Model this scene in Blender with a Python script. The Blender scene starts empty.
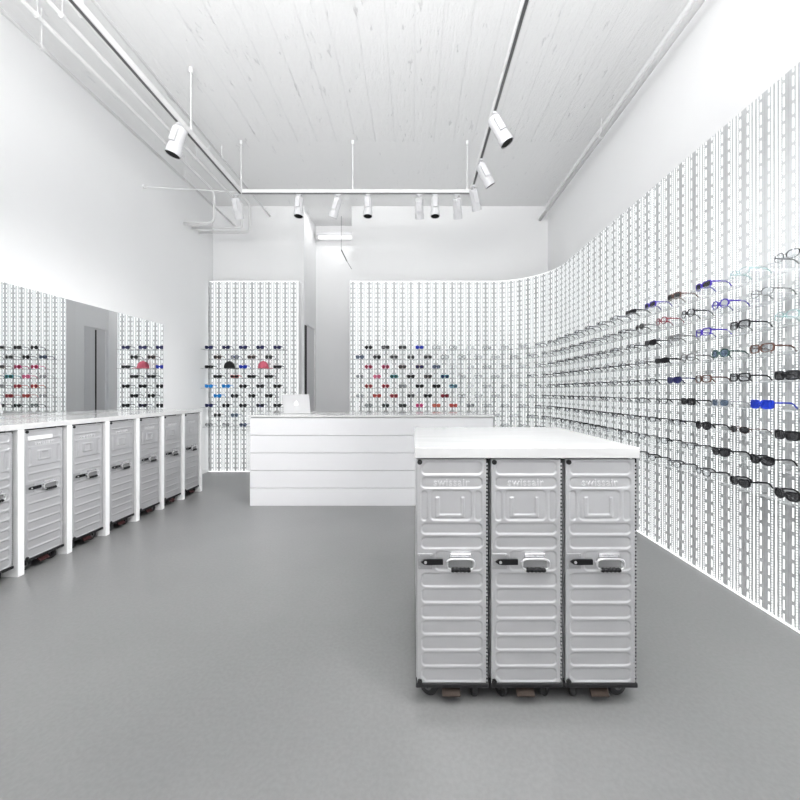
import bpy, bmesh, math, random
from mathutils import Vector, Matrix
random.seed(7)
C = bpy.context.scene.collection
PI = math.pi
H = 1.305            # eye height
F = 375.0            # focal length in pixels of an 800 px frame

# ------------------------------------------------------------------ materials
MATS = {}
def mat(name, col, rough=.5, metal=0., spec=.5, emis=None, es=1., alpha=None):
    if name in MATS: return MATS[name]
    m = bpy.data.materials.new(name); m.use_nodes = True
    b = m.node_tree.nodes['Principled BSDF']
    b.inputs['Base Color'].default_value = (*col, 1)
    b.inputs['Roughness'].default_value = rough
    b.inputs['Metallic'].default_value = metal
    b.inputs['Specular IOR Level'].default_value = spec
    if emis:
        b.inputs['Emission Color'].default_value = (*emis, 1); b.inputs['Emission Strength'].default_value = es
    MATS[name] = m
    return m

def noise_mat(name, c1, c2, scale, rough=.6, metal=0., bump=0., stretch=(1, 1, 1), detail=6, rough2=None, bdist=.01):
    m = mat(name, c1, rough, metal); nt = m.node_tree; N = nt.nodes; L = nt.links
    b = N['Principled BSDF']
    tc = N.new('ShaderNodeTexCoord'); mp = N.new('ShaderNodeMapping'); mp.inputs['Scale'].default_value = stretch
    n = N.new('ShaderNodeTexNoise'); n.inputs['Scale'].default_value = scale; n.inputs['Detail'].default_value = detail
    r = N.new('ShaderNodeValToRGB'); r.color_ramp.elements[0].color = (*c1, 1); r.color_ramp.elements[1].color = (*c2, 1)
    r.color_ramp.elements[0].position = .3; r.color_ramp.elements[1].position = .7
    L.new(tc.outputs['Object'], mp.inputs['Vector']); L.new(mp.outputs[0], n.inputs['Vector'])
    L.new(n.outputs['Fac'], r.inputs['Fac']); L.new(r.outputs['Color'], b.inputs['Base Color'])
    if bump:
        bp = N.new('ShaderNodeBump'); bp.inputs['Strength'].default_value = bump; bp.inputs['Distance'].default_value = bdist
        L.new(n.outputs['Fac'], bp.inputs['Height']); L.new(bp.outputs[0], b.inputs['Normal'])
    if rough2 is not None:
        mr = N.new('ShaderNodeMapRange'); mr.inputs['To Min'].default_value = rough; mr.inputs['To Max'].default_value = rough2
        L.new(n.outputs['Fac'], mr.inputs['Value']); L.new(mr.outputs[0], b.inputs['Roughness'])
    return m

wall_m = noise_mat('wall_paint', (.835, .838, .842), (.85, .853, .857), 1.5, .65)
ceil_m = None
white_m = mat('white_lacquer', (.82, .82, .825), .35)
counter_m = mat('counter_lacquer', (.70, .70, .715), .4)
top_m = noise_mat('worktop', (.56, .56, .56), (.61, .61, .61), 3, .12, 0, 0, (1, 8, 8))
pipe_m = mat('white_pipe', (.76, .76, .76), .4)
alu_m = noise_mat('aluminium', (.49, .49, .502), (.54, .54, .552), 2.2, .32, .6, 0, (1, 1, 1), 8, .44)
aluedge_m = mat('bright_aluminium', (.72, .72, .73), .25, .85)
chrome_m = mat('handle_metal', (.66, .66, .67), .3, .7)
black_m = mat('black_plastic', (.006, .006, .007), .5, 0, .25)
rubber_m = mat('tyre_rubber', (.02, .02, .021), .6)
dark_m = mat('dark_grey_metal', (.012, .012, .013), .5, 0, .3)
hub_m = mat('wheel_hub', (.14, .14, .145), .4, .5)
pedal_m = mat('brass_brown_pedal', (.030, .020, .015), .6, 0, .2)
redpedal_m = mat('red_pedal', (.03, .009, .009), .6, 0, .2)
sticker_m = mat('sticker_paper', (.80, .80, .81), .5)
track_m = mat('track_slot', (.12, .12, .12), .5)
spot_m = mat('spot_white', (.64, .64, .655), .4)
lens_m = mat('spot_black_lens', (.004, .004, .004), .5, 0, .1)
laptop_m = mat('laptop_silver', (.74, .74, .75), .35, .3)
logo_m = mat('lit_logo', (1, 1, 1), .4, 0, .5, (1, 1, 1), 1.1)
pad_m = mat('laptop_keys', (.05, .05, .055), .6)
back_m = mat('backlight', (.9, .9, .9), .6, 0, .3, (.98, 1, 1), .74)
mirror_m = mat('mirror_glass', (.93, .94, .94), .0, 1.0)
glow_m = mat('tube_diffuser', (.85, .85, .85), .5, 0, .5, (1, 1, 1), .25)
pane_frame_m = mat('window_frame', (.6, .6, .6), .5)

# floor : poured grey resin
def floor_mat():
    m = mat('resin_floor', (.26, .26, .26), .3); nt = m.node_tree; N = nt.nodes; L = nt.links; b = N['Principled BSDF']
    tc = N.new('ShaderNodeTexCoord')
    n1 = N.new('ShaderNodeTexNoise'); n1.inputs['Scale'].default_value = 1.1; n1.inputs['Detail'].default_value = 5
    n2 = N.new('ShaderNodeTexNoise'); n2.inputs['Scale'].default_value = 60; n2.inputs['Detail'].default_value = 3
    for n in (n1, n2): L.new(tc.outputs['Object'], n.inputs['Vector'])
    r = N.new('ShaderNodeValToRGB')
    r.color_ramp.elements[0].position = .3; r.color_ramp.elements[0].color = (.165, .166, .166, 1)
    r.color_ramp.elements[1].position = .72; r.color_ramp.elements[1].color = (.192, .192, .192, 1)
    r2 = N.new('ShaderNodeValToRGB')
    r2.color_ramp.elements[0].position = .35; r2.color_ramp.elements[0].color = (.95, .95, .95, 1)
    r2.color_ramp.elements[1].position = .65; r2.color_ramp.elements[1].color = (1.04, 1.04, 1.04, 1)
    mx = N.new('ShaderNodeMix'); mx.data_type = 'RGBA'; mx.blend_type = 'MULTIPLY'; mx.inputs[0].default_value = 1
    L.new(n1.outputs['Fac'], r.inputs['Fac']); L.new(n2.outputs['Fac'], r2.inputs['Fac'])
    L.new(r.outputs[0], mx.inputs[6]); L.new(r2.outputs[0], mx.inputs[7]); L.new(mx.outputs[2], b.inputs['Base Color'])
    return m
floor_m = floor_mat()

# ceiling : white painted board-marked concrete
def ceiling_mat(name, boards):
    m = mat(name, (.87, .87, .87), .75); nt = m.node_tree; N = nt.nodes; L = nt.links; b = N['Principled BSDF']
    tc = N.new('ShaderNodeTexCoord'); sp = N.new('ShaderNodeSeparateXYZ'); L.new(tc.outputs['Object'], sp.inputs[0])
    n = N.new('ShaderNodeTexNoise'); n.inputs['Scale'].default_value = 9; n.inputs['Detail'].default_value = 9; n.inputs['Roughness'].default_value = .7
    mp = N.new('ShaderNodeMapping'); mp.inputs['Scale'].default_value = (2.2, .5, 1)
    L.new(tc.outputs['Object'], mp.inputs[0]); L.new(mp.outputs[0], n.inputs['Vector'])
    def M(op, a, c=None):
        q = N.new('ShaderNodeMath'); q.operation = op
        for i, v in enumerate((a, c)):
            if v is None: continue
            if isinstance(v, (int, float)): q.inputs[i].default_value = v
            else: L.new(v, q.inputs[i])
        return q.outputs[0]
    fr = M('FRACT', M('MULTIPLY', sp.outputs['X'], 1 / .24))
    groove = M('LESS_THAN', fr, .05)
    pit = M('LESS_THAN', n.outputs['Fac'], .36)
    hgt = M('SUBTRACT', M('MULTIPLY', n.outputs['Fac'], .5), M('MULTIPLY', groove, .5 * boards))
    hgt = M('SUBTRACT', hgt, M('MULTIPLY', pit, .6))
    bp = N.new('ShaderNodeBump'); bp.inputs['Strength'].default_value = .9 * (.35 + .65 * boards); bp.inputs['Distance'].default_value = .03
    cm = N.new('ShaderNodeMix'); cm.data_type = 'RGBA'; cm.inputs[6].default_value = (.87, .87, .87, 1); cm.inputs[7].default_value = (.78, .78, .785, 1)
    L.new(M('MINIMUM', M('ADD', pit, M('MULTIPLY', groove, .25 * boards)), 1.0), cm.inputs[0]); L.new(cm.outputs[2], b.inputs['Base Color'])
    L.new(hgt, bp.inputs['Height']); L.new(bp.outputs[0], b.inputs['Normal'])
    return m
ceil_m = ceiling_mat('ceiling_board_marked', 1.0)
ceil2_m = ceiling_mat('ceiling_smooth', .0)

# perforated rail sheet: slots are real see-through openings (alpha), UV: u in rails, v in metres
def sheet_mat():
    m = mat('perforated_rail_metal', (.53, .54, .545), .45, .1); nt = m.node_tree; N = nt.nodes; L = nt.links; b = N['Principled BSDF']
    uv = N.new('ShaderNodeUVMap'); sp = N.new('ShaderNodeSeparateXYZ'); L.new(uv.outputs[0], sp.inputs[0])
    def M(op, a, c=None):
        q = N.new('ShaderNodeMath'); q.operation = op
        for i, v in enumerate((a, c)):
            if v is None: continue
            if isinstance(v, (int, float)): q.inputs[i].default_value = v
            else: L.new(v, q.inputs[i])
        return q.outputs[0]
    a = M('ABSOLUTE', M('SUBTRACT', M('FRACT', M('ADD', sp.outputs[0], .5)), .5))
    v = sp.outputs[1]
    line = M('LESS_THAN', a, .034)
    sq = M('MULTIPLY', M('LESS_THAN', M('ABSOLUTE', M('SUBTRACT', a, .172)), .034), M('LESS_THAN', M('FRACT', M('MULTIPLY', v, 1 / .0153)), .50))
    sl = M('MULTIPLY', M('LESS_THAN', M('ABSOLUTE', M('SUBTRACT', a, .315)), .034), M('LESS_THAN', M('FRACT', M('MULTIPLY', v, 1 / .0765)), .68))
    hole = M('MINIMUM', M('ADD', M('ADD', line, sq), sl), 1.0)
    L.new(M('SUBTRACT', 1.0, hole), b.inputs['Alpha'])
    seam = M('GREATER_THAN', a, .487)
    mx = N.new('ShaderNodeMix'); mx.data_type = 'RGBA'
    mx.inputs[6].default_value = (.53, .54, .545, 1); mx.inputs[7].default_value = (.46, .47, .475, 1)
    L.new(seam, mx.inputs[0]); L.new(mx.outputs[2], b.inputs['Base Color'])
    return m
sheet_m = sheet_mat()

def clear_mat(name, tint, fac=.25, dark=None, rough=.15, spec=.5):
    m = bpy.data.materials.new(name); m.use_nodes = True; nt = m.node_tree; N = nt.nodes; L = nt.links
    N.clear()
    o = N.new('ShaderNodeOutputMaterial'); t = N.new('ShaderNodeBsdfTransparent'); d = N.new('ShaderNodeBsdfPrincipled')
    t.inputs[0].default_value = (*(dark or [1 - (1 - c) * .25 for c in tint]), 1)
    d.inputs['Base Color'].default_value = (*tint, 1); d.inputs['Roughness'].default_value = rough; d.inputs['Specular IOR Level'].default_value = spec
    mx = N.new('ShaderNodeMixShader'); mx.inputs[0].default_value = fac
    L.new(t.outputs[0], mx.inputs[1]); L.new(d.outputs[0], mx.inputs[2]); L.new(mx.outputs[0], o.inputs[0])
    MATS[name] = m
    return m
acryl_m = clear_mat('clear_acrylic', (.68, .70, .70), fac=.24, dark=(.985, .99, .99))
clens_m = clear_mat('clear_lens', (.75, .78, .8), fac=.12)

# ------------------------------------------------------------------ mesh helpers
def box(bm, x0, x1, y0, y1, z0, z1, bev=0, seg=1):
    r = bmesh.ops.create_cube(bm, size=1)
    vs = r['verts']
    bmesh.ops.scale(bm, vec=(x1 - x0, y1 - y0, z1 - z0), verts=vs)
    bmesh.ops.translate(bm, vec=((x0 + x1) / 2, (y0 + y1) / 2, (z0 + z1) / 2), verts=vs)
    if bev:
        es = list({e for v in vs for e in v.link_edges})
        bmesh.ops.bevel(bm, geom=es, offset=bev, segments=seg, affect='EDGES', profile=.5)

def cyl(bm, p0, p1, r, n=16, r2=None, cap=True):
    p0, p1 = Vector(p0), Vector(p1); d = p1 - p0
    q = bmesh.ops.create_cone(bm, cap_ends=cap, segments=n, radius1=r, radius2=r if r2 is None else r2, depth=d.length)
    M = Matrix.Translation((p0 + p1) / 2) @ d.to_track_quat('Z', 'Y').to_matrix().to_4x4()
    bmesh.ops.transform(bm, matrix=M, verts=q['verts'])

def tube(bm, pts, r, n=8, rz=None, close=False):
    """sweep an ellipse (r, rz) along pts"""
    pts = [Vector(p) for p in pts]; rings = []
    N = len(pts)
    for i, p in enumerate(pts):
        if close: t = pts[(i + 1) % N] - pts[i - 1]
        else: t = pts[min(i + 1, N - 1)] - pts[max(i - 1, 0)]
        t.normalize()
        up = Vector((0, 0, 1)) if abs(t.z) < .95 else Vector((0, 1, 0))
        s = t.cross(up).normalized(); u = s.cross(t).normalized()
        rings.append([bm.verts.new(p + s * (r * math.cos(2 * PI * k / n)) + u * ((rz or r) * math.sin(2 * PI * k / n))) for k in range(n)])
    m = N if close else N - 1
    for i in range(m):
        a, b = rings[i], rings[(i + 1) % N]
        for k in range(n): bm.faces.new((a[k], a[(k + 1) % n], b[(k + 1) % n], b[k]))
    if not close:
        bm.faces.new(rings[0][::-1]); bm.faces.new(rings[-1])

def arcpath(pts, rad, n=5):
    pts = [Vector(p) for p in pts]; out = [pts[0]]
    for a, b, c in zip(pts, pts[1:], pts[2:]):
        u = (a - b).normalized(); w = (c - b).normalized()
        p, q = b + u * rad, b + w * rad
        for k in range(n + 1):
            t = k / n; out.append(p * (1 - t) ** 2 + b * 2 * t * (1 - t) + q * t * t)
    out.append(pts[-1]); return out

def mesh(name, bm, mats, smooth=False):
    bmesh.ops.recalc_face_normals(bm, faces=bm.faces)
    me = bpy.data.meshes.new(name); bm.to_mesh(me); bm.free()
    for m in (mats if isinstance(mats, (list, tuple)) else [mats]): me.materials.append(m)
    if smooth:
        for p in me.polygons: p.use_smooth = True
    return me
def obj(name, bm, m, parent=None, smooth=False):
    me = bm if isinstance(bm, bpy.types.Mesh) else mesh(name, bm, m, smooth)
    o = bpy.data.objects.new(name, me); C.objects.link(o)
    if parent: o.parent = parent
    return o
def auto_smooth(o, ang=40):
    me = o.data
    for p in me.polygons: p.use_smooth = True
    try: me.set_sharp_from_angle(angle=math.radians(ang))
    except Exception: pass
    return o
def thing(name, label, cat, loc=(0, 0, 0), rz=0, group=None):
    o = bpy.data.objects.new(name, None); C.objects.link(o); o.empty_display_size = .05
    o.location = loc; o.rotation_euler = (0, 0, rz); o['label'] = label; o['category'] = cat
    if group: o['group'] = group
    return o
def tag(o, label, cat, group=None):
    o['label'] = label; o['category'] = cat
    if group: o['group'] = group
    return o
def struct(name, bm, m, parent=None):
    o = obj(name, bm, m, parent)
    if not parent: o['kind'] = 'structure'
    return o
def B(*a, **k):
    bm = bmesh.new(); box(bm, *a, **k); return bm
def dup(root, loc, rz, label=None):
    r = root.copy(); C.objects.link(r); r.location = loc; r.rotation_euler = (0, 0, rz)
    if label: r['label'] = label
    for ch in list(root.children):
        c = ch.copy(); C.objects.link(c); c.parent = r
        for g in ch.children:
            d = g.copy(); C.objects.link(d); d.parent = c
    return r

# ------------------------------------------------------------------ the room
XL, XR, YB, ZC = -3.35, 2.23, 6.25, 4.39
YF = -3.0
RX0, RX1, RYB = -1.83, -1.04, 7.0          # recess in the back wall
struct('floor', B(XL - .2, XR + .2, YF - .3, RYB + .2, -.1, 0), floor_m)
struct('ceiling', B(XL - .2, XR + .2, YF - .3, 4.64, ZC, ZC + .15), ceil_m)
struct('ceiling.001', B(XL - .2, XR + .2, 4.64, RYB + .2, ZC, ZC + .15), ceil2_m)
struct('wall_left', B(XL - .2, XL, YF - .1, YB, 0, ZC), wall_m)
struct('wall_right', B(XR, XR + .2, YF - .1, YB, 0, ZC), wall_m)
struct('wall_back', B(XL - .2, RX0, YB, YB + .12, 0, ZC), wall_m)
struct('wall_back.001', B(RX1, XR + .2, YB, YB + .12, 0, ZC), wall_m)
struct('wall_back.002', B(RX0 - .3, RX1 + .3, RYB, RYB + .15, 0, ZC), wall_m)
struct('wall_back.003', B(-1.478, RX1, 6.93, RYB, 0, 3.66), wall_m)
# recess side walls, each with a doorway
bm = bmesh.new(); box(bm, RX0 - .1, RX0, YB + .12, RYB, 2.45, ZC); box(bm, RX0 - .1, RX0, 6.94, RYB, 0, 2.45)
struct('wall_recess', bm, wall_m)
bm = bmesh.new(); box(bm, RX1, RX1 + .1, YB + .12, RYB, 2.43, ZC); box(bm, RX1, RX1 + .1, YB + .12, 6.42, 0, 2.43); box(bm, RX1, RX1 + .1, 6.88, RYB, 0, 2.43)
struct('wall_recess.001', bm, wall_m)
door_m = mat('door_grey', (.72, .72, .735), .45)
d = struct('door_1', B(RX0 - .06, RX0 - .025, 6.44, 6.94, .004, 2.45), door_m)
struct('door_gap_panel', B(RX0 - .002, RX0 + .003, 6.27, 6.40, .004, 2.42), dark_m, d)  # thin dark strip painting the shade of the open door gap
d = struct('door_2', B(RX1 + .03, RX1 + .065, 6.46, 6.88, .004, 2.43), door_m)
struct('door_gap_panel', B(RX1 + .027, RX1 + .031, 6.67, 6.70, .004, 2.40), dark_m, d)  # same dark strip in place of the shaded gap, on the second door
# front wall behind the camera with an unseen window opening added for the fill light
bm = bmesh.new()
box(bm, XL, XR, YF - .1, YF, 3.95, ZC); box(bm, XL, XL + .25, YF - .1, YF, 0, 3.95); box(bm, XR - .25, XR, YF - .1, YF, 0, 3.95); box(bm, XL + .25, XR - .25, YF - .1, YF, 0, .12)
struct('wall_front', bm, wall_m)
bm = bmesh.new()
for x in (XL + .25, -1.7, -.56, .58, XR - .29): box(bm, x, x + .04, YF - .08, YF - .03, .12, 3.95)
struct('window_1', bm, pane_frame_m)  # unseen window frames, added to go with the fill light outside
# baseboards
struct('baseboard_left', B(XL, XL + .012, 5.0, 6.05, 0, .06), white_m)
# ceiling edge profile at the right
struct('trim_1', B(XR - .05, XR, YF, YB, ZC - .045, ZC), wall_m)

# ------------------------------------------------------------------ back-lit display walls
ZS0, ZS1 = .011, 3.083
R0 = .85
XP, YP = 2.081, 6.08
def curve_path(off=0., y0=-1.0):
    """from the recess end along the back wall, round the corner, down the right wall. off > 0: towards the room"""
    pts = [(-1.037, YP - off)]; x1 = XP - R0; yc = YP - R0; r = R0 - off
    for i in range(1, 9): pts.append((-1.037 + (x1 + 1.037) * i / 8, YP - off))
    for i in range(1, 25):
        a = PI / 2 * (1 - i / 24); pts.append((x1 + r * math.cos(a), yc + r * math.sin(a)))
    for i in range(1, 13): pts.append((XP - off, yc + (y0 - yc) * i / 12))
    return pts
def sheet(name, pts, z0, z1, us, m, parent):
    bm = bmesh.new(); uvl = bm.loops.layers.uv.new('UVMap')
    vs = [(bm.verts.new((x, y, z0)), bm.verts.new((x, y, z1))) for x, y in pts]
    for i in range(len(pts) - 1):
        f = bm.faces.new((vs[i][0], vs[i + 1][0], vs[i + 1][1], vs[i][1]))
        for l, (u, v) in zip(f.loops, ((us[i], z0), (us[i + 1], z0), (us[i + 1], z1), (us[i], z1))): l[uvl].uv = (u, v)
    me = bpy.data.meshes.new(name); bm.to_mesh(me); bm.free(); me.materials.append(m)
    o = bpy.data.objects.new(name, me); C.objects.link(o); o.parent = parent
    return o
def ulen(pts, p0, p1, y_sw):
    us = [0]; 
    for a, b in zip(pts, pts[1:]):
        L = math.hypot(b[0] - a[0], b[1] - a[1]); pit = p0 if (a[1] > y_sw) else p1
        us.append(us[-1] + L / pit)
    return us
def ribbon(pa, pb, z):
    bm = bmesh.new()
    A = [bm.verts.new((x, y, z)) for x, y in pa]; Bv = [bm.verts.new((x, y, z)) for x, y in pb]
    for i in range(len(pa) - 1): bm.faces.new((A[i], A[i + 1], Bv[i + 1], Bv[i]))
    return bm
def strip(pa, pb, z0, z1, glow=False):
    """closed swept bar between two offset paths"""
    bm = bmesh.new(); R = []
    for (x, y), (u, v) in zip(pa, pb):
        R.append([bm.verts.new((x, y, z0)), bm.verts.new((u, v, z0)), bm.verts.new((u, v, z1)), bm.verts.new((x, y, z1))])
    for a, b in zip(R, R[1:]):
        for k in range(4):
            f = bm.faces.new((a[k], a[(k + 1) % 4], b[(k + 1) % 4], b[k]))
            if glow and k != 3: f.material_index = 1
    for f in (bm.faces.new(R[0]), bm.faces.new(R[-1][::-1])): f.material_index = 1 if glow else 0
    return bm
P0 = curve_path(0); us = ulen(P0, .1346, .1405, 4.9)
dw = thing('display_wall', 'long back-lit perforated metal display wall curving from the far wall along one side', 'display wall')
sheet('perforated_sheet', P0, ZS0, ZS1, [u + .18 for u in us], sheet_m, dw)
obj('light_panel', strip(curve_path(-.025), curve_path(-.04), 0.001, 3.099, True), [back_m, white_m], dw)
obj('lit_bottom_edge', strip(curve_path(.003), curve_path(-.024), 0.001, .011), back_m, dw)
obj('end_return', B(-1.045, -1.038, YP, YB - .002, .001, 3.10), white_m, dw)
dl = thing('display_wall', 'short flat back-lit perforated display wall between side wall and doorway recess', 'display wall')
pl = [(-3.325 + i * (3.325 - 1.885) / 6, YP) for i in range(7)]
sheet('perforated_sheet', pl, ZS0, ZS1, [(x + 3.325) / .1346 + .3 for x, _ in pl], sheet_m, dl)
obj('light_panel', strip([(-1.88, YP + .025), (-3.33, YP + .025)], [(-1.88, YP + .04), (-3.33, YP + .04)], .001, 3.099, True), [back_m, white_m], dl)
obj('lit_bottom_edge', B(-3.33, -1.88, YP - .003, YP + .024, .001, .011), back_m, dl)
obj('end_return', B(-1.88, -1.872, YP, YB - .002, .001, 3.10), white_m, dl)

# ------------------------------------------------------------------ mirror
mr = thing('wall_mirror', 'large frameless mirror on the side wall above the white worktop', 'mirror', (XL, 3.0, 1.074))
bm = B(.001, .008, -2.4, 2.0, .001, 1.121, bev=.0015); obj('mirror_glass', bm, mirror_m, mr)
obj('mirror_clip', B(.0, .012, -.6, -.56, 1.119, 1.126), white_m, mr)

# ------------------------------------------------------------------ galley trolleys
W = .302
def px(u, v):      # photo pixel on the first island trolley front -> local x, z
    return (u - 416.3) / 241 - W / 2, H - (v - 391.3) / 241
def smooth(t): t = max(0, min(1, t)); return t * t * (3 - 2 * t)
def rrect(u0, u1, v0, v1, r=5):
    x0, z1 = px(u0, v0); x1, z0 = px(u1, v1)
    return ((x0 + x1) / 2, (z0 + z1) / 2, (x1 - x0) / 2, (z1 - z0) / 2, r / 241)
def sd(R, x, z, cut=None):
    cx, cz, hx, hz, r = R
    qx, qz = abs(x - cx) - hx + r, abs(z - cz) - hz + r
    s = math.hypot(max(qx, 0), max(qz, 0)) + min(max(qx, qz), 0) - r
    if cut == 'tl': s = max(s, ((cx - hx) - x + z - (cz + hz) + .022) * .707)
    if cut == 'bl': s = max(s, ((cx - hx) - x + (cz - hz) - z + .022) * .707)
    return s
def door_mesh(variant):
    rects = [(rrect(421, 483, 461, 475), 'tl'), (rrect(420.5, 483, 476.8, 488.6), None),
             (rrect(420.5, 428.3, 490.2, 521.3, 4), None), (rrect(474.2, 482.5, 490.2, 521.3, 4), None),
             (rrect(420.8, 483, 523, 534.7), None), (rrect(420.8, 483, 536.4, 549, 5), None),
             (rrect(435, 483, 550.8, 571.2, 5), None)]
    if variant == 'u': rects.append((rrect(429.8, 472.5, 489.8, 520.8, 5), None))
    y = 572.8
    for i in range(7):
        rects.append((rrect(421, 483, y, y + 14.2, 5), 'bl' if i == 6 else None)); y += 15.85
    x0, z1 = px(417.2, 459.4); x1, z0 = px(486.2, 682.6)
    # (ring shapes inside the square field)
    def hfun(x, z):
        h = 0
        for R, cut in rects:
            s = sd(R, x, z, cut)
            if s < 0: h = min(h, -.0036 * smooth(-s / .0058))
        if variant == 'u':
            o = rrect(435.4, 465, 497, 518, 1); i = rrect(440, 461, 490, 514, 1)
            so, si = sd(o, x, z), sd(i, x, z)
            s = max(so, -si)
            if s < 0: h += .0035 * smooth(-s / .004)
        else:
            for (a, b, c, e, rr, sgn, dp) in ((438, 464, 495.5, 515, 3, 1, .005), (444, 458, 499, 512, 2, -1, .004),):
                s = sd(rrect(a, b, c, e, rr), x, z)
                if s < 0: h += sgn * dp * smooth(-s / .0065)
        return h
    nx, nz = 104, 330
    bm = bmesh.new(); g = []
    for j in range(nz + 1):
        z = z0 + (z1 - z0) * j / nz
        g.append([bm.verts.new((x0 + (x1 - x0) * i / nx, -hfun(x0 + (x1 - x0) * i / nx, z), z)) for i in range(nx + 1)])
    for j in range(nz):
        for i in range(nx): bm.faces.new((g[j][i], g[j][i + 1], g[j + 1][i + 1], g[j + 1][i]))
    # rim back to the body
    rim = [g[0][i] for i in range(nx + 1)] + [g[j][nx] for j in range(1, nz + 1)] + [g[nz][i] for i in range(nx - 1, -1, -1)] + [g[j][0] for j in range(nz - 1, 0, -1)]
    bk = [bm.verts.new((v.co.x, .016, v.co.z)) for v in rim]
    for k in range(len(rim)):
        k2 = (k + 1) % len(rim); bm.faces.new((rim[k], bk[k], bk[k2], rim[k2]))
    bm.faces.new(bk)
    return mesh('door', bm, alu_m, True)
DOOR = {v: door_mesh(v) for v in ('u', 'sq')}
def text_mesh(body, size, ext, m):
    cu = bpy.data.curves.new('lettering', 'FONT'); cu.body = body; cu.size = size; cu.extrude = ext; cu.offset = size * .012
    cu.align_x = 'CENTER'; cu.align_y = 'CENTER'; cu.space_character = 1.08
    o = bpy.data.objects.new('lettering', cu); C.objects.link(o)
    me = bpy.data.meshes.new_from_object(o); C.objects.unlink(o); bpy.data.objects.remove(o)
    me.transform(Matrix.Rotation(PI / 2, 4, 'X')); me.materials.clear(); me.materials.append(m)
    return me
emboss_m = mat('embossed_letters', (.66, .66, .67), .4, .4)
LET = text_mesh('swissair', .044, .0036, emboss_m)

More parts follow.
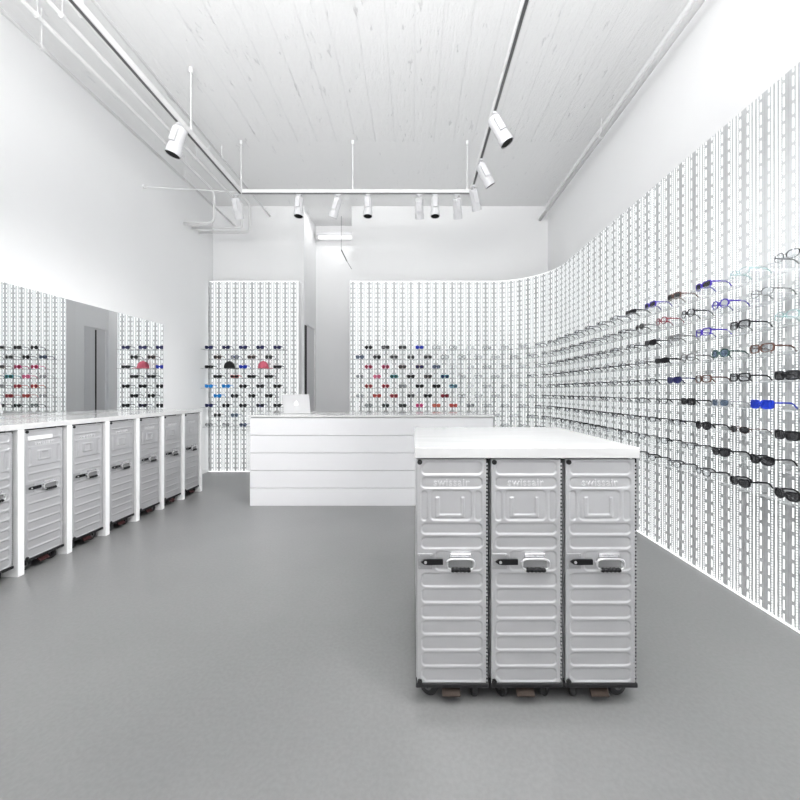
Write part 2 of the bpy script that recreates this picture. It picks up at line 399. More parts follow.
def make_trolley(variant, depth, label, loc, rz, group, plab=False):
    t = thing('galley_trolley', label, 'trolley', loc, rz, group)
    f = -depth / 2
    bm = bmesh.new(); box(bm, -W / 2, W / 2, f + .02, depth / 2, .098, 1.014, bev=.004)
    obj('body', bm, alu_m, t)
    obj('top_rail', B(-W / 2 + .01, W / 2 - .01, f + .05, depth / 2 - .02, 1.013, 1.0282), dark_m, t)  # added slab support, coloured dark to stand in for the shaded gap
    d = obj('door', DOOR[variant], None, t); d.location = (0, f, 0)
    # letters sit in the second field
    x, z = px(451.5, 482.8)
    le = obj('lettering', LET, None, d); le.location = (x, .0042, z)
    # edge bead
    bm = bmesh.new(); x0, z1 = px(486.3, 459.4)
    for k in range(60):
        zz = .1 + k * .0155
        if zz + .008 < 1.022: cyl(bm, (x0 + .004, .003, zz), (x0 + .004, .003, zz + .0085), .0037, 8)
    hg = obj('hinge', bm, aluedge_m, t); hg.location = (0, f, 0)
    bm = B(x0 - .0, W / 2, f + .008, f + .021, .098, 1.024); obj('hinge_strip', bm, black_m, t)
    # corner pins
    for (u, v) in ((419.9, 462), (419.9, 681)):
        x, z = px(u, v); bm = bmesh.new(); cyl(bm, (x, f + .004, z), (x, f - .006, z), .0105, 14); cyl(bm, (x, f - .006, z), (x, f - .009, z), .0045, 6)
        obj('corner_pin', bm, dark_m, t)
    # latch plate and lever
    xa, za = px(418, 553.6); xb, zb = px(432.6, 569)
    bm = B(xa, xb, f - .002, f + .004, zb, za, bev=.0008)
    for (u, v) in ((419.6, 555.5), (419.6, 561), (419.6, 567), (431, 555.5), (431, 567)):
        x, z = px(u, v); cyl(bm, (x, f - .001, z), (x, f - .0045, z), .0026, 8)
    lp = obj('latch_plate', bm, mat('latch_steel', (.42, .42, .43), .4, .7), t)
    bm = bmesh.new(); x1, zc = px(443, 561); xs, _ = px(421, 561)
    prof = [(xs, 0), (xs + .012, .009), (xs + .03, .0105), (x1, .0105), (x1, -.0105), (xs + .03, -.0115), (xs + .012, -.009)]
    A = [bm.verts.new((p[0], f - .004, zc + p[1])) for p in prof]; D = [bm.verts.new((p[0], f - .013, zc + p[1])) for p in prof]
    bm.faces.new(A); bm.faces.new(D[::-1])
    for k in range(len(prof)): bm.faces.new((A[k], D[k], D[(k + 1) % 7], A[(k + 1) % 7]))
    lv = obj('latch_lever', bm, black_m, lp)
    xr, _ = px(425.6, 561); bm = bmesh.new(); cyl(bm, (xr, f - .012, zc), (xr, f - .0155, zc), .0058, 12); obj('latch_rivet', bm, chrome_m, lp)
    # carrying handle
    hx, hz = px(460.5, 562)
    bm = bmesh.new()
    pts = []
    for k in range(28):
        a = 2 * PI * k / 28; c, s = math.cos(a), math.sin(a)
        pts.append((hx + .056 * math.copysign(abs(c) ** .45, c), f - .014, hz - .004 + .0225 * math.copysign(abs(s) ** .6, s)))
    tube(bm, pts, .0042, 8, close=True)
    for sx in (-.054, .054): cyl(bm, (hx + sx, f + .004, hz), (hx + sx, f - .014, hz), .004, 8)
    hd = obj('handle', bm, chrome_m, t, True)
    obj('handle_recess', B(hx - .05, hx + .05, f - .0018, f + .004, hz - .022, hz + .014), mat('handle_shadow_plate', (.26, .26, .265), .5, .4), hd)  # dark plate that paints the shade inside the handle ring
    bm = B(hx - .043, hx + .043, f - .004, f + .005, hz + .020, hz + .036, bev=.0015)
    for k in (-.038, 0, .038): cyl(bm, (hx + k, f - .004, hz + .026), (hx + k, f - .0065, hz + .026), .0035, 8)
    obj('handle_plate', bm, aluedge_m, hd)
    bm = bmesh.new()
    for k in range(5):
        xx = hx - .032 + .016 * k; cyl(bm, (xx - .0078, f - .0145, hz - .0265), (xx, f - .0145, hz - .0265), .0075, 12, .010); cyl(bm, (xx, f - .0145, hz - .0265), (xx + .0078, f - .0145, hz - .0265), .010, 12, .0075)
    obj('handle_grip', bm, black_m, hd)
    # base rim
    bm = bmesh.new(); box(bm, -W / 2 - .001, W / 2 + .001, f - .002, f + .02, .074, .0935, bev=.003); box(bm, -W / 2, W / 2, depth / 2 - .02, depth / 2, .074, .0975)
    box(bm, -W / 2 - .001, -W / 2 + .012, f + .02, depth / 2 - .02, .074, .0975); box(bm, W / 2 - .012, W / 2 + .001, f + .02, depth / 2 - .02, .074, .0975)
    obj('base_frame', bm, dark_m, t)
    # castors
    for sx in (-1, 1):
        for sy in (-1, 1):
            cx, cy = sx * (W / 2 - .055), sy * (depth / 2 - .062)
            ang = {(-1, -1): .1, (1, -1): 1.15, (-1, 1): .3, (1, 1): -.4}[(sx, sy)] + (rz * 3.1 + loc[1] * 5 if variant != 'u' else loc[0] * 2.3)
            ax = Vector((math.sin(ang), math.cos(ang), 0))      # axle direction
            c = Vector((cx, cy, .042))
            bm = bmesh.new(); cyl(bm, (cx, cy, .0885), (cx, cy, .0975), .026, 14)
            for s in (-1, 1):
                p = c + ax * (.0165 * s); cyl(bm, (p.x, p.y, .042), (p.x, p.y, .089), .006, 8)
            cyl(bm, c - ax * .019, c + ax * .019, .005, 8)
            ca = obj('castor', bm, dark_m, t)
            bm = bmesh.new(); cyl(bm, c - ax * .012, c + ax * .012, .041, 24)
            es = [e for e in bm.edges if len(e.link_faces) == 2 and abs(e.calc_face_angle(0)) > 1]
            bmesh.ops.bevel(bm, geom=es, offset=.004, segments=2, affect='EDGES')
            wh = obj('wheel', bm, rubber_m, ca)
            bm = bmesh.new(); cyl(bm, c - ax * .0135, c + ax * .0135, .017, 16); obj('wheel_hub', bm, hub_m, ca)
    # brake pedal
    bm = bmesh.new(); box(bm, -.03, .045, -.022, .022, -.003, .003, bev=.0015)
    p = obj('brake_pedal', bm, pedal_m if variant == 'u' else redpedal_m, t); p.location = (-.012, f + .012, .056); p.rotation_euler = (.75, 0, 0)
    return t

isl = []
names = ['silver galley trolley beside the left end of the island, nearest the white service counter',
         'silver galley trolley in the middle of the three under the island slab',
         'silver galley trolley at the end of the island nearest the curved display wall']
names[0] = 'silver galley trolley at the island end nearest the worktop with the mirror'
D1 = 1.556
t0 = make_trolley('u', .81, names[0], (.008 + W / 2 + .001, D1 + .405, 0), 0, 'galley trolleys under the island slab')
for k in (1, 2): make_trolley('u', .81, names[k], (.009 + W / 2 + .3085 * k, D1 + .405, 0), 0, 'galley trolleys under the island slab')
bm = B(.002, .932, 1.545, 2.43, 1.0285, 1.073, bev=.0025)
tag(obj('island_worktop', bm, top_m), 'thick glossy white slab lying across three silver trolleys', 'worktop')

# ------------------------------------------------------------------ side run: worktop with dividers, trolleys in the bays
XF = -2.778; PT = .3743; Y0 = 2.631
bmr = thing('side_worktop', 'long white worktop on upright dividers along the mirror wall', 'worktop', (XL, 3.4, 0))
ym0 = Y0 - 3 * PT
bm = B(.0, XF - XL, ym0 - 3.4, 4.914 + .006 - 3.4, 1.033, 1.073, bev=.002); obj('worktop_slab', bm, top_m, bmr)
for k in range(-3, 7):
    y = Y0 + PT * k - 3.4
    obj('divider', B(.002, XF - XL, y, y + .044, 0, 1.033, bev=.0015), white_m, bmr)
where = ['just beyond the frame edge', 'nearest the camera in the side run, only partly in view', 'second from the camera in the side run, with a pale sticker',
         'third from the camera in the side run', 'fourth from the camera in the side run', 'fifth from the camera in the side run',
         'sixth from the camera in the side run', 'last bay of the side run, farthest from the camera']
for i, k in enumerate(range(-2, 6)):
    if k < -1: continue
    y = Y0 + PT * k + .044 + (PT - .044) / 2 - .010
    t = make_trolley('sq', .50, 'silver galley trolley ' + where[i], (XF - .004 - .25, y, 0), PI / 2, 'galley trolleys under the side worktop')
    if k == 0:
        x, z = px(447, 473); bm = B(x - .105, x + .075, -.255, -.2465, z - .016, z + .012); obj('sticker', bm, sticker_m, t)

# ------------------------------------------------------------------ service counter
YC = 4.27
sc = thing('service_counter', 'white service counter with horizontal board front in front of the far wall', 'counter', (0, 0, 0))
obj('countertop', B(-1.885, .915, YC - .01, 5.02, 1.008, 1.032, bev=.002), top_m, sc)
for k in range(5):
    z1 = 1.0 - .2 * k
    obj('front_board', B(-1.87, .90, YC, YC + .02, z1 - .1945 if k < 4 else 0, z1, bev=.002), counter_m, sc)
obj('carcass', B(-1.868, .898, YC + .019, 5.0, 0, 1.008), mat('counter_carcass', (.45, .45, .46), .5), sc)
obj('side_panel', B(-1.87, -1.85, YC + .02, 5.002, 0, 1.006), white_m, sc)
obj('side_panel', B(.88, .90, YC + .02, 5.002, 0, 1.006), white_m, sc)

# laptop on the counter, its lid towards the camera
lt = thing('laptop', 'open silver laptop seen from behind on the white service counter', 'laptop', (-1.44, 4.62, 1.032), math.radians(-4))
obj('keyboard_base', B(-.17, .17, .0, .235, .002, .016, bev=.004), laptop_m, lt)
obj('keys', B(-.15, .15, .03, .14, .016, .0175), pad_m, lt)
bm = B(-.17, .17, -.004, .004, 0, .228, bev=.003); lid = obj('lid', bm, laptop_m, lt); lid.location = (0, .002, .014); lid.rotation_euler = (math.radians(14), 0, 0)
bm = B(-.158, .158, .004, .0052, .012, .216); obj('screen', bm, pad_m, lid)
# fruit mark on the lid
def poly(bm, pts, y0, y1):
    a = [bm.verts.new((x, y0, z)) for x, z in pts]; b = [bm.verts.new((x, y1, z)) for x, z in pts]
    bm.faces.new(a); bm.faces.new(b[::-1]); n = len(pts)
    for k in range(n): bm.faces.new((a[k], b[k], b[(k + 1) % n], a[(k + 1) % n]))
bm = bmesh.new(); pts = []
for k in range(40):
    a = 2 * PI * k / 40 + PI / 2; r = .0215 * (1 - .16 * math.exp(-((a - PI / 2) % (2 * PI)) ** 2 / .12) - .16 * math.exp(-((2 * PI - (a - PI / 2) % (2 * PI)) ** 2) / .12))
    r *= (1 - .06 * math.exp(-((a - 3 * PI / 2) ** 2) / .05))
    x, z = r * math.cos(a), r * 1.05 * math.sin(a)
    dx, dz = x - .0265, z - .003
    if math.hypot(dx, dz) < .012: q = .012 / math.hypot(dx, dz); x, z = .0265 + dx * q, .003 + dz * q
    pts.append((x, z + .112))
poly(bm, pts, -.0045, -.0052)
lf = [(.001 + .0, .137), (.004, .145), (.011, .149), (.0085, .141)]
poly(bm, lf, -.0045, -.0052)
obj('logo', bm, logo_m, lid)

# ------------------------------------------------------------------ ceiling track, rods, pipes
TX0, TX1, TY, TZ = -2.13, .70, 4.62, H + 2.425
tr = thing('track_rail', 'white rectangular lighting track hung below the ceiling on rods', 'lighting track', (TX0, TY, TZ))
def rel(o, root):
    o.matrix_parent_inverse = Matrix.Identity(4); o.location = -Vector(root.location); return o
bm = bmesh.new(); box(bm, TX0 - .02, TX1 + .02, TY - .02, TY + .02, TZ, TZ + .055, bev=.003); rel(obj('rail', bm, pipe_m, tr), tr)
for x in (TX0, TX1):
    rel(obj('rail', B(x - .02, x + .02, -.6, TY - .02, TZ, TZ + .055, bev=.003), pipe_m, tr), tr)
    rel(obj('rail_slot', B(x - .011, x + .011, -.58, TY - .02, TZ - .002, TZ + .002), track_m, tr), tr)
rel(obj('rail_slot', B(TX0 + .02, TX1 - .02, TY - .021, TY - .012, TZ - .002, TZ + .012), track_m, tr), tr)
for (x, y) in ((TX0, TY), (-.755, TY), (.655, TY), (TX0, 3.58), (TX0, 2.2), (TX1, 2.2)):
    bm = bmesh.new(); cyl(bm, (x, y, TZ + .05), (x, y, ZC - .0), .006, 8); cyl(bm, (x, y, ZC - .05), (x, y, ZC - .0), .018, 12); cyl(bm, (x, y, TZ + .05), (x, y, TZ + .09), .013, 10)
    rel(obj('hanging_rod', bm, pipe_m, tr), tr)

def pipe(pts, r, label, name='ceiling_pipe', clamps=(), rad=.09, group=None):
    t = thing(name, label, 'pipe', pts[0], 0, group)
    bm = bmesh.new(); tube(bm, arcpath(pts, rad) if len(pts) > 2 else pts, r, 12)
    rel(obj('pipe_run', bm, pipe_m, t, True), t)
    for (x, y, z) in clamps:
        bm = bmesh.new(); cyl(bm, (x, y - .012, z), (x, y + .012, z), r + .006, 14); cyl(bm, (x, y, z), (x, y, ZC - .02), .005, 8)
        rel(obj('pipe_clamp', bm, pipe_m, t), t)
    return t
zp = H + 2.90
pipe([(-2.91, -2.5, zp), (-2.91, 5.46, zp), (-2.91, 5.46, H + 2.45), (XL + .001, 5.46, H + 2.45)], .017, 'white ceiling pipe that drops and turns into the side wall first', clamps=[(-2.91, 4.68, zp), (-2.91, 2.9, zp)])
pipe([(-2.72, -2.5, zp), (-2.72, 5.66, zp), (-2.60, 5.66, zp - .06), (-2.60, 5.66, H + 2.47), (XL + .001, 5.66, H + 2.47)], .017, 'white ceiling pipe that turns into the side wall between two others', clamps=[(-2.72, 4.68, zp), (-2.72, 2.9, zp)], rad=.04)
pipe([(-2.56, -2.5, zp), (-2.56, 5.84, zp), (-2.56, 5.84, H + 2.475), (XL + .001, 5.84, H + 2.475)], .019, 'white ceiling pipe that turns into the side wall nearest the far wall', clamps=[(-2.56, 4.68, zp), (-2.56, 2.9, zp)])
pipe([(-2.40, -2.5, zp + .02), (-2.40, YB, zp + .02)], .013, 'thin straight white pipe nearest the room middle running to the far wall', clamps=[(-2.40, 4.68, zp + .02)])
pipe([(-2.98, -2.5, H + 2.75), (-2.98, YB, H + 2.75)], .015, 'low straight white pipe running along the side wall to the far wall', clamps=[(-2.98, 4.88, H + 2.75), (-2.98, 3.0, H + 2.75)])
pipe([(2.10, -2.5, H + 2.86), (2.10, YB, H + 2.86)], .026, 'thick white pipe along the ceiling corner above the curved display wall', clamps=[(2.10, 4.2, H + 2.86), (2.10, 5.9, H + 2.86)])
bm = bmesh.new(); tube(bm, [(XL + .001, 4.64, H + 2.53), (TX0 - .02, TY, TZ + .03)], .006, 8); cyl(bm, (XL + .001, 4.64, H + 2.53), (XL + .02, 4.64, H + 2.53), .02, 10)
tag(obj('tension_wire', bm, pipe_m), 'thin white wire from the side wall to the corner of the lighting track', 'wire')

def spot(x, y, dvec, label, yaw_box=0, L=.235, r=.056):
    """cylinder spotlight on a short stem below the rail"""
    d = Vector(dvec).normalized(); a = Vector((x, y, TZ))
    t = thing('spotlight', label, 'spotlight', a, 0, 'white cylinder spotlights on the ceiling track')
    j = Vector((0, 0, -.055)); c0 = j + Vector((0, 0, -.012)) - d * .05; c1 = c0 + d * L
    side = d.cross(Vector((0, 1, 0)));
    side = (side if side.length > .1 else Vector((1, 0, 0))).normalized()
    fr = -(Vector((0, 1, 0)) - d * d.y).normalized()
    off = -fr * .0
    bm = bmesh.new(); box(bm, -.03, .03, -.016, .016, -.02, -.0, bev=.002) if abs(y - TY) < .05 else box(bm, -.016, .016, -.03, .03, -.02, 0, bev=.002)
    obj('track_adapter', bm, spot_m, t)
    bm = bmesh.new(); cyl(bm, (0, 0, -.02), j, .009, 10); cyl(bm, j - side * .02, j + side * .02, .012, 10); obj('stem', bm, spot_m, t)
    bm = bmesh.new(); shift = d * .05
    c0, c1 = c0 + shift * .6, c1 + shift * .6
    cyl(bm, c0, c1 - d * .06, r * .9, 24); auto = obj('housing', bm, spot_m, t); auto_smooth(auto)
    bm = bmesh.new(); cyl(bm, c1 - d * .06, c1, r, 24, cap=False); cyl(bm, c1, c1 - d * .055, r * .9, 24, r * .8, cap=False)
    # ring face
    ring = obj('front_ring', bm, spot_m, t); auto_smooth(ring)
    bm = bmesh.new(); cyl(bm, c1 - d * .006, c1 - d * .004, r * .93, 24); obj('lens', bm, lens_m, t)
    bm = bmesh.new()
    M = Matrix((side, fr, d)).transposed().to_4x4(); M.translation = c0 + d * (L * .36) + fr * (r * .75)
    q = bmesh.ops.create_cube(bm, size=1); bmesh.ops.scale(bm, vec=(.052, .05, L * .5), verts=q['verts'])
    bmesh.ops.bevel(bm, geom=bm.edges[:], offset=.003, segments=1, affect='EDGES'); bmesh.ops.transform(bm, matrix=M, verts=bm.verts)
    obj('driver_box', bm, spot_m, t)
def bx_(p): return (p - 414) * TY / F
spot(-2.12, 3.40, (-.28, -.05, -1), 'white cylinder spotlight on the side rail above the mirror wall, black lens showing', L=.25, r=.064)
for p, d, l in ((236, (0, .5, -1), 'white spotlight on the cross rail beside the pipes, lens turned away'),
                (299, (0, -.1, -1), 'white spotlight on the cross rail above the left display wall, black lens showing'),
                (338, (-.4, .3, -1), 'white spotlight on the cross rail tilted sideways before the recess'),
                (368, (0, -.1, -1), 'white spotlight on the cross rail just right of the recess, black lens showing'),
                (419, (.05, .7, -1), 'white spotlight on the cross rail facing the far wall, left of a black-lens one'),
                (435, (0, -.1, -1), 'white spotlight on the cross rail, rightmost with black lens showing'),
                (457, (.15, .7, -1), 'white spotlight on the cross rail near its corner, facing the far wall')):
    spot(bx_(p), TY, d, l)
spot(TX1, 4.42, (.35, .6, -1), 'white spotlight on the right rail close to the track corner, facing away')
spot(TX1, 3.93, (.62, .25, -1), 'white spotlight on the right rail tilted to the display wall, lens edge showing')
spot(TX1, 3.27, (.55, -.05, -1), 'white spotlight on the right rail nearest the camera, black lens showing', L=.25, r=.06)

# recess fittings
fx = thing('ceiling_light_fixture', 'white linear light fitting high on the wall inside the recess', 'light fixture', (-1.42, 6.93, H + 2.82))
obj('fixture_body', B(-.36, .36, -.10, .069, .03, .09, bev=.004), spot_m, fx)
obj('diffuser', B(-.34, .34, -.085, .0, -.03, .03, bev=.012, seg=2), glow_m, fx)
obj('end_cap', B(-.37, -.36, -.10, .069, -.03, .09), pipe_m, fx)
bm = bmesh.new(); tube(bm, [(-1.27, 6.55, H + 2.47), (-1.17, 6.55, H + 2.27)], .009, 8); tube(bm, [(-1.17, 6.55, H + 2.27), (RX1, 6.55, H + 2.05)], .004, 8)
cyl(bm, (-1.27, 6.55, H + 2.47), (-1.27, 6.55, ZC - .025), .003, 6)
tag(obj('pendant_cable', bm, dark_m), 'short dark slanting cable hanging inside the recess', 'cable')

# ------------------------------------------------------------------ glasses
COL = {'black': (.012, .012, .014), 'navy': (.02, .022, .09), 'blue': (.01, .035, .42), 'violet': (.045, .02, .30), 'azure': (.01, .22, .60), 'brown': (.10, .052, .04),
       'grey': (.16, .16, .16), 'red': (.42, .07, .06), 'pink': (.62, .16, .24), 'orange': (.50, .14, .09), 'teal': (.01, .22, .27), 'green': (.03, .07, .06),
       'magenta': (.55, .05, .20), 'silver': (.36, .37, .38), 'mint': (.30, .62, .60), 'darkred': (.20, .02, .035), 'smoke': (.07, .07, .075), 'steel': (.13, .18, .25)}
def fm(c): return mat('frame_' + c, COL[c], .35, 0, .3)
def lm(c):
    n = 'tinted_lens_' + c
    if n in MATS: return MATS[n]
    b = COL[c]; q = {'smoke': .32, 'silver': .22, 'steel': .42}.get(c, .8); k = {'smoke': .28, 'silver': .4, 'steel': .35}.get(c, .08)
    return clear_mat(n, b, fac=q, dark=tuple(v * .9 + k for v in b), rough=.3, spec=.25)
clearframe_m = clear_mat('clear_frame', (.30, .31, .31), fac=.6)
mintframe_m = clear_mat('mint_clear_frame', (.42, .60, .59), fac=.5)

STY = {  # half width, half height, exponent, lift, rim, depth, lens centre x
    'square': (.0268, .0185, 3.4, .002, .0066, .005, .0345), 'round': (.0238, .0220, 2.0, 0, .0060, .005, .0335),
    'cat': (.0280, .0185, 2.4, .008, .0062, .006, .0350), 'wrap': (.0330, .0165, 3.0, .004, .0050, .008, .0350),
    'wire': (.0260, .0195, 2.6, .001, .0031, .0034, .0345), 'rimless': (.0265, .0185, 2.4, .001, .0015, .0018, .0345),
    'aviator': (.0275, .0225, 2.3, -.004, .0017, .0022, .0345)}
def outline(st, off, n):
    w, h, e, lift, rim, dep, cx = STY[st]; w += off; h += off; pts = []
    for k in range(n):
        a = 2 * PI * k / n; c, s = math.cos(a), math.sin(a)
        x = w * math.copysign(abs(c) ** (2 / e), c); z = h * math.copysign(abs(s) ** (2 / e), s)
        if s > -.2: z += lift * max(0, c)
        if s < 0: x *= 1 - .14 * (-s)
        pts.append((x, z))
    return pts
def build_parts(st, n):
    w, h, e, lift, rim, dep, cx = STY[st]; zc = h + rim; out = {}
    fb, lb, rb, tb = bmesh.new(), bmesh.new(), bmesh.new(), []
    for s, b in ((-1, lb), (1, rb)):
        I, O = outline(st, 0, n), outline(st, rim, n)
        def V(bm, p, y): return bm.verts.new((s * (cx + p[0]), y + .08 * p[0] ** 2 * 20 * .6 + .012 * (cx + p[0]) / .07, zc + p[1]))
        a = [V(fb, p, -dep / 2) for p in O]; c = [V(fb, p, -dep / 2) for p in I]; d = [V(fb, p, dep / 2) for p in I]; g = [V(fb, p, dep / 2) for p in O]
        for k in range(n):
            j = (k + 1) % n
            fb.faces.new((a[k], a[j], c[j], c[k])); fb.faces.new((c[k], c[j], d[j], d[k])); fb.faces.new((d[k], d[j], g[j], g[k])); fb.faces.new((g[k], g[j], a[j], a[k]))
        q1 = [V(b, p, -.0008) for p in I]; q2 = [V(b, p, .0008) for p in I]
        b.faces.new(q1); b.faces.new(q2[::-1])
        for k in range(n): b.faces.new((q1[k], q2[k], q2[(k + 1) % n], q1[(k + 1) % n]))
        # temple: hinge block, arm, ear bend
        t = bmesh.new(); thick = rim > .003; r1 = .0026 if thick else .0018; r2 = .0065 if st == 'wrap' else (.0050 if thick else .0024)
        xh = s * (cx + w + rim * .6); zt = zc + h * .45 + max(lift, 0) * .6; zb = .0012
        tube(t, [(xh - s * .002, .0125, zt), (xh + s * .003, .022, zt), (xh + s * .004, .070, zt), (xh + s * .002, .106, zt - .002), (xh, .122, zt * .72), (xh - s * .002, .142, zb + .003)], r1, 6 if n > 12 else 4, r2)
        tb.append(t)
    pts = [(-(cx - w) - rim * .4, .001, zc + h * .30), (-.003, -.0008, zc + h * .42), (.003, -.0008, zc + h * .42), ((cx - w) + rim * .4, .001, zc + h * .30)]
    tube(fb, pts, max(rim * .55, .001), 6, max(rim * .7, .001))
    return fb, lb, rb, tb
CACHE = {}
def parts_for(st, near):
    k = (st, near)
    if k in CACHE: return CACHE[k]
    if near:
        fb, lb, rb, tb = build_parts(st, 28)
        CACHE[k] = [('rim', mesh('rim', fb, fm('black'), False)), ('lens', mesh('lens', lb, clens_m)), ('lens', mesh('lens', rb, clens_m)),
                    ('temple', mesh('temple', tb[0], fm('black'), True)), ('temple', mesh('temple', tb[1], fm('black'), True))]
    else:
        fb, lb, rb, tb = build_parts(st, 14)
        bm = bmesh.new()
        for src, mi in ((fb, 0), (tb[0], 0), (tb[1], 0), (lb, 1), (rb, 1)):
            vm = {v: bm.verts.new(v.co) for v in src.verts}
            for f in src.faces:
                g = bm.faces.new([vm[v] for v in f.verts]); g.material_index = mi
            src.free()
        for v in bm.verts: v.co.x *= .93; v.co.z *= 1.12
        CACHE[k] = mesh('eyeglasses', bm, [fm('black'), clens_m])
    return CACHE[k]
def setm(o, i, m):
    o.material_slots[i].link = 'OBJECT'; o.material_slots[i].material = m
def frame_material(c):
    return clearframe_m if c == 'clear' else (mintframe_m if c == 'mint' else fm(c))
def lens_material(c): return clens_m if c == 'clear' else lm(c)

SH = B(-.105, .105, -.04, .185, -.006, 0, bev=.001); SHM = mesh('acrylic_shelf', SH, acryl_m)
SHOULD = {'smoke': 'smoke-tinted', 'darkred': 'dark red', 'mint': 'mint', 'steel': 'steel blue'}
STYW = {'square': 'square', 'round': 'round', 'cat': 'cat-eye', 'wrap': 'wraparound', 'wire': 'thin-rimmed', 'rimless': 'rimless', 'aviator': 'aviator'}
ORD = ['first', 'second', 'third', 'fourth', 'fifth', 'sixth', 'seventh', 'eighth', 'ninth', 'tenth', 'eleventh', 'twelfth', 'thirteenth', 'fourteenth', 'fifteenth',
       'sixteenth', 'seventeenth', 'eighteenth', 'nineteenth', 'twentieth', 'twenty-first', 'twenty-second', 'twenty-third', 'twenty-fourth', 'twenty-fifth', 'twenty-sixth', 'twenty-seventh', 'twenty-eighth']
ROWW = ['top', 'second', 'third', 'fourth', 'middle', 'sixth', 'seventh', 'eighth', 'bottom']
def place(st, fc, lc, x, y, zrow, rz, near, posw, wallw, turn=0):
    shade = lc != 'clear'
    nm = 'sunglasses' if shade else 'eyeglasses'
    w, h, e, lift, rim, dep, cx = STY[st]
    z = zrow - (h + rim) * (1 if near else 1.12)
    colw = SHOULD.get(fc, fc)
    label = f'{colw} {STYW[st]} {nm} {posw}'
    # front edge of the shelf sits just ahead of the rims
    s = obj('acrylic_shelf', SHM, None); s.location = (x + .0 * math.sin(rz), y, z - .0005); s.rotation_euler = (0, 0, rz)
    # push shelf towards the wall: local +y is the wall side
    tag(s, f'clear acrylic shelf {posw}', 'shelf', 'clear acrylic shelves on the ' + wallw)
    if near:
        t = thing(nm, label, nm, (x, y, z), rz + turn, 'eyewear on the ' + wallw)
        for n_, me in parts_for(st, True):
            o = obj(n_, me, None, t); setm(o, 0, lens_material(lc) if n_ == 'lens' else frame_material(fc))
    else:
        o = obj(nm, parts_for(st, False), None); o.location = (x, y, z); o.rotation_euler = (0, 0, rz + turn)
        setm(o, 0, frame_material(fc)); setm(o, 1, lens_material(lc)); tag(o, label, nm, 'eyewear on the ' + wallw)
    return s

def cap(x, y, z, m, label, rz):
    t = thing('baseball_cap', label, 'cap', (x, y, z), rz)
    bm = bmesh.new(); bmesh.ops.create_uvsphere(bm, u_segments=24, v_segments=14, radius=1)
    bmesh.ops.delete(bm, geom=[v for v in bm.verts if v.co.z < -.05], context='VERTS')
    for v in bm.verts:
        v.co.x *= .080; v.co.y *= .085; v.co.z = max(v.co.z, 0) ** .85 * .118
    o = obj('crown', bm, m, t, True)
    bm = bmesh.new(); n = 14; R = []
    for k in range(n + 1):
        a = -PI / 2 * .82 + PI * .82 * k / n
        p = Vector((.080 * math.cos(a), .080 * math.sin(a), .012)); q = Vector((.088 + .062 * math.cos(a), .078 * math.sin(a), .004 - .006 * abs(math.sin(a))))
        R.append([bm.verts.new(p), bm.verts.new(q), bm.verts.new(q + Vector((0, 0, .004))), bm.verts.new(p + Vector((0, 0, .004)))])
    for a, b in zip(R, R[1:]):
        for k in range(4): bm.faces.new((a[k], a[(k + 1) % 4], b[(k + 1) % 4], b[k]))
    bm.faces.new(R[0]); bm.faces.new(R[-1][::-1])
    obj('brim', bm, m, t, True)
    bm = bmesh.new(); bmesh.ops.create_uvsphere(bm, u_segments=10, v_segments=6, radius=.008); b = obj('top_button', bm, m, t, True); b.location = (0, 0, .118)

ZR = [1.386 + .152 * (4 - r) for r in range(9)]
# --- short display wall -------------------------------------------------------
LR = [[('cat', 'navy', 'navy')] * 5,
      [('square', 'brown', 'smoke'), ('square', 'navy', 'silver'), ('square', 'brown', 'smoke'), ('round', 'black', 'smoke')],
      [('wrap', 'black', 'black'), 'capb', ('cat', 'blue', 'blue'), 'capp', ('wrap', 'black', 'black')],
      [('wrap', 'black', 'black'), ('wrap', 'red', 'black'), ('wrap', 'black', 'black'), ('wrap', 'black', 'black')],
      [('cat', 'azure', 'azure'), ('cat', 'azure', 'azure'), ('round', 'black', 'black'), ('cat', 'black', 'black'), ('cat', 'black', 'black')],
      [('cat', 'azure', 'azure'), ('round', 'black', 'black'), ('round', 'black', 'black'), ('cat', 'black', 'black')],
      [('cat', 'navy', 'navy'), ('round', 'black', 'black'), ('round', 'black', 'black'), ('cat', 'navy', 'black'), ('cat', 'black', 'black')],
      [('round', 'grey', 'smoke'), ('round', 'steel', 'steel')],
      [('round', 'clear', 'silver'), ('round', 'clear', 'silver'), ('round', 'navy', 'steel')]]
YG = 5.885
for r, row in enumerate(LR):
    for i, g in enumerate(row):
        x = (-3.225 if r % 2 == 0 else -3.09) + .2685 * i
        posw = f'on {ROWW[r]} row of short display wall, {ORD[i]} from side wall'
        if r == 4: posw = f'on middle row of short display wall, {ORD[i]} from side wall'
        if isinstance(g, str):
            s = obj('acrylic_shelf', SHM, None); s.location = (x, YG, ZR[r] - .024)
            tag(s, f'clear acrylic shelf {posw}', 'shelf', 'clear acrylic shelves on the short display wall')
            cap(x + .03, YG + .06, ZR[r] - .0235, mat('cap_black', (.012, .012, .013), .8) if g == 'capb' else mat('cap_pink', (.62, .12, .18), .8),
                'small black cap with brim on the short display wall' if g == 'capb' else 'small pink cap with brim on the short display wall', 0)
        else:
            place(g[0], g[1], g[2], x, YG, ZR[r], 0, False, posw, 'short display wall', random.uniform(-.05, .05))
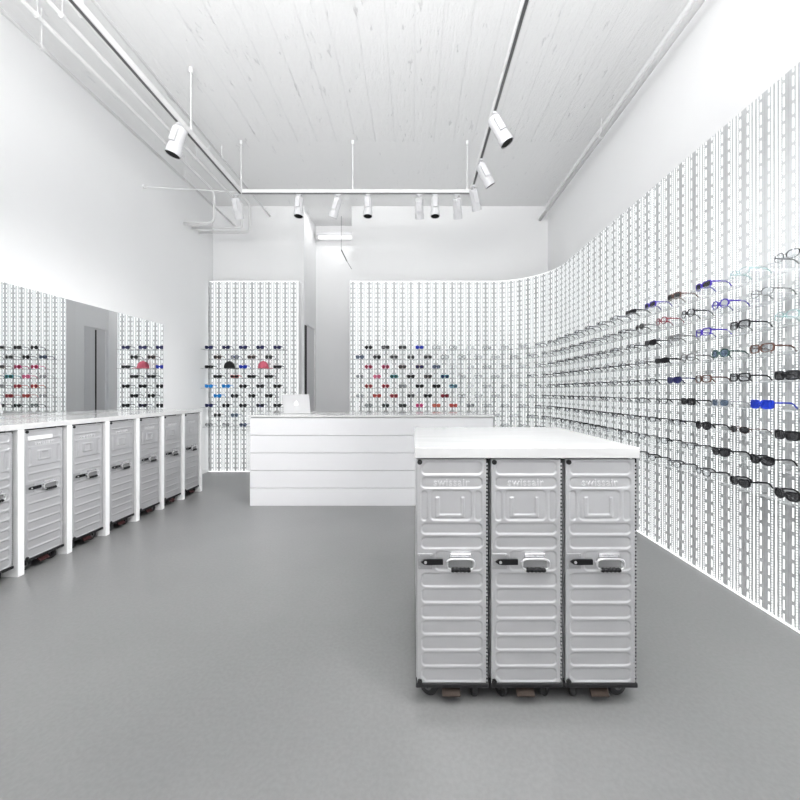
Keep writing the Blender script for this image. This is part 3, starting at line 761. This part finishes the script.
# --- long curved display wall --------------------------------------------------
T = lambda s: s
BR = [[('round', 'black', 'black'), ('square', 'black', 'smoke'), ('square', 'grey', 'smoke'), ('cat', 'blue', 'blue')],
      [('cat', 'navy', 'steel'), ('round', 'black', 'black'), ('square', 'grey', 'smoke'), ('round', 'grey', 'smoke'), ('square', 'grey', 'smoke')],
      [('round', 'magenta', 'darkred'), ('round', 'magenta', 'darkred'), ('square', 'brown', 'smoke'), ('square', 'brown', 'navy'), ('square', 'navy', 'steel')],
      [('aviator', 'grey', 'silver'), ('round', 'magenta', 'pink'), ('square', 'teal', 'green'), ('cat', 'black', 'black'), ('square', 'brown', 'smoke'), ('square', 'teal', 'navy')],
      [('round', 'orange', 'darkred'), ('round', 'red', 'darkred'), ('square', 'grey', 'silver'), ('cat', 'black', 'black'), ('square', 'black', 'black'), ('square', 'teal', 'steel')],
      [('aviator', 'grey', 'silver'), ('cat', 'red', 'red'), ('square', 'red', 'darkred'), ('square', 'grey', 'smoke'), ('cat', 'black', 'black'), ('square', 'darkred', 'darkred'), ('square', 'grey', 'clear')],
      [('round', 'green', 'silver'), ('round', 'green', 'smoke'), ('square', 'black', 'smoke'), ('round', 'pink', 'magenta'), ('square', 'red', 'orange'), ('square', 'red', 'red'), ('square', 'grey', 'silver')], [], []]
# near end of the side wall, ordered from the camera outwards
RR = [[('wire', 'black', 'clear'), ('wire', 'mint', 'clear'), ('cat', 'violet', 'smoke'), ('square', 'brown', 'smoke'), ('cat', 'violet', 'smoke'), ('wrap', 'black', 'black')],
      [('wire', 'black', 'clear'), ('wire', 'grey', 'clear'), ('round', 'violet', 'clear'), ('round', 'black', 'clear'), ('round', 'darkred', 'clear'), ('round', 'grey', 'smoke')],
      [('wire', 'mint', 'clear'), ('square', 'black', 'silver'), ('square', 'violet', 'clear'), ('square', 'grey', 'silver'), ('cat', 'black', 'black')],
      [('wire', 'grey', 'clear'), ('square', 'brown', 'silver'), ('round', 'green', 'steel'), ('square', 'grey', 'clear'), ('wrap', 'black', 'black')],
      [('square', 'black', 'smoke'), ('square', 'black', 'silver'), ('square', 'brown', 'clear'), ('cat', 'navy', 'navy')],
      [('square', 'black', 'smoke'), ('square', 'blue', 'blue'), ('square', 'silver', 'steel'), ('square', 'black', 'smoke')],
      [('square', 'black', 'smoke'), ('rimless', 'brown', 'smoke'), ('round', 'black', 'smoke')],
      [('cat', 'black', 'smoke'), ('cat', 'black', 'smoke'), ('cat', 'black', 'smoke')],
      [('cat', 'black', 'smoke'), ('cat', 'black', 'smoke')]]
x1, yc, rg = XP - R0, YP - R0, R0 - .195
Larc = rg * PI / 2
def at_s(s):
    """s: metres along the glasses' line measured from the start of the bend (negative: back wall)"""
    if s < 0: return x1 + s, YP - .195, 0
    if s < Larc:
        a = PI / 2 - s / rg; return x1 + rg * math.cos(a), yc + rg * math.sin(a), -s / rg
    return XP - .195, yc - (s - Larc), -PI / 2
for r in range(9):
    items = []
    first_x = -.715 if r % 2 == 0 else -.85
    i = 0
    while True:
        s = first_x + .267 * i - x1
        if s > Larc + .05: break
        items.append((s, BR[r][i] if i < len(BR[r]) else None)); i += 1
    s_last = items[-1][0]
    rt = []; base = 1.908 if r % 2 == 0 else 2.045 - .2755
    k = 0
    while True:
        y = base + .2755 * k; s = Larc + (yc - y)
        if s < s_last + .17: break
        if not (r % 2 and k == 0 and r < 1): rt.append((s, RR[r][k] if k < len(RR[r]) else None))
        k += 1
    items += rt[::-1]
    n = len(items)
    for i, (s, g) in enumerate(items):
        x, y, rz = at_s(s)
        if r >= 7 and s < 0 and x < 1.05: continue          # behind the counter
        near = y < 3.9
        if g is None:
            q = random.random()
            g = ('wire', 'smoke', 'clear') if q < .45 else ('rimless', 'grey', 'clear') if q < .58 else ('square', 'clear', 'clear') if q < .8 else ('round', 'silver', 'clear') if q < .9 else ('wire', 'black', 'clear')
            if s < -.25: g = ('square', 'clear', 'clear') if q < .65 else ('rimless', 'silver', 'clear')
            if s > -.3 and q > .3: g = ('wire', 'black', 'clear')
        if s > .9 * Larc: posw = f'on {ROWW[r]} row of curved wall, {ORD[n - 1 - i]} from camera end'
        else: posw = f'on {ROWW[r]} row of curved wall, {ORD[i]} from the recess'
        place(g[0], g[1], g[2], x, y, ZR[r], rz, near, posw, 'curved display wall', random.uniform(-.04, .06))

# ------------------------------------------------------------------ light
w = bpy.data.worlds.new('world'); bpy.context.scene.world = w; w.use_nodes = True
w.node_tree.nodes['Background'].inputs[0].default_value = (1, 1, 1, 1); w.node_tree.nodes['Background'].inputs[1].default_value = .5
def area(name, loc, rot, sx, sy, e, col=(1, 1, 1)):
    l = bpy.data.lights.new(name, 'AREA'); l.shape = 'RECTANGLE'; l.size = sx; l.size_y = sy; l.energy = e; l.color = col
    o = bpy.data.objects.new(name, l); C.objects.link(o); o.location = loc; o.rotation_euler = rot
    return o
area('window_daylight', (-.56, YF - .15, 2.1), (PI / 2, 0, 0), 5.0, 3.8, 15)  # added soft fill from behind the camera, outside the added window
area('recess_light', (-1.42, 6.4, 4.34), (0, 0, 0), .5, .15, 2.4)  # added fill to lighten the recess, set apart from its linear fitting
o = area('track_uplight', (-.5, -1.0, 3.2), (0, 0, 0), 3.0, 2.0, 315)  # added fill behind the camera to lift the ceiling, has no fitting
o.data.spread = math.radians(155)
o.rotation_euler = Vector((.0, .4, 1)).to_track_quat('-Z', 'Y').to_euler()
for i, (y, ty, pw) in enumerate(((1.5, 2.5, 95), (1.75, 3.3, 205), (2.0, 4.1, 185))):  # spotlights added out of view to fill light onto the side trolleys
    spot(TX1, y, (-.55, .12, -.62), ['white spotlight on the right rail aimed at the nearest side trolleys', 'white spotlight on the right rail aimed at the middle side trolleys',
         'white spotlight on the right rail aimed at the farthest side trolleys'][i])
    l = bpy.data.lights.new('spotlight_lamp', 'SPOT'); l.energy = pw; l.spot_size = math.radians(66); l.spot_blend = 1; l.shadow_soft_size = .07
    o = bpy.data.objects.new('spotlight_lamp', l); C.objects.link(o); o.location = (TX1 - .2, y + .05, TZ - .30)
    o.rotation_euler = (Vector((-2.8, ty, .62)) - o.location).to_track_quat('-Z', 'Y').to_euler()

spot(TX1, .9, (.35, .3, -.8), 'white spotlight on the right rail aimed at the floor by the display wall')  # one more added out-of-view spotlight, brightens the floor on the right
l = bpy.data.lights.new('spotlight_lamp', 'SPOT'); l.energy = 150; l.spot_size = math.radians(95); l.spot_blend = 1; l.shadow_soft_size = .1
o = bpy.data.objects.new('spotlight_lamp', l); C.objects.link(o); o.location = (TX1 + .15, 1.0, TZ - .3)
o.rotation_euler = (Vector((1.75, 2.6, 0)) - o.location).to_track_quat('-Z', 'Y').to_euler()

# ------------------------------------------------------------------ camera
cam = bpy.data.cameras.new('camera'); co = bpy.data.objects.new('camera', cam); C.objects.link(co)
co.location = (0, 0, H); co.rotation_euler = (PI / 2, 0, 0)
cam.sensor_width = 36; cam.lens = F / 800 * 36; cam.shift_x = -14 / 800; cam.shift_y = -8.7 / 800; cam.clip_start = .02
S = bpy.context.scene; S.camera = co
S.view_settings.view_transform = 'Standard'; S.view_settings.look = 'None'; S.view_settings.gamma = 1; S.view_settings.use_curve_mapping = False
S.view_settings.exposure = 0.46
S.cycles.use_denoising = True
S.cycles.max_bounces = 12; S.cycles.diffuse_bounces = 6; S.cycles.glossy_bounces = 4; S.cycles.transparent_max_bounces = 24
S.cycles.sample_clamp_indirect = 4
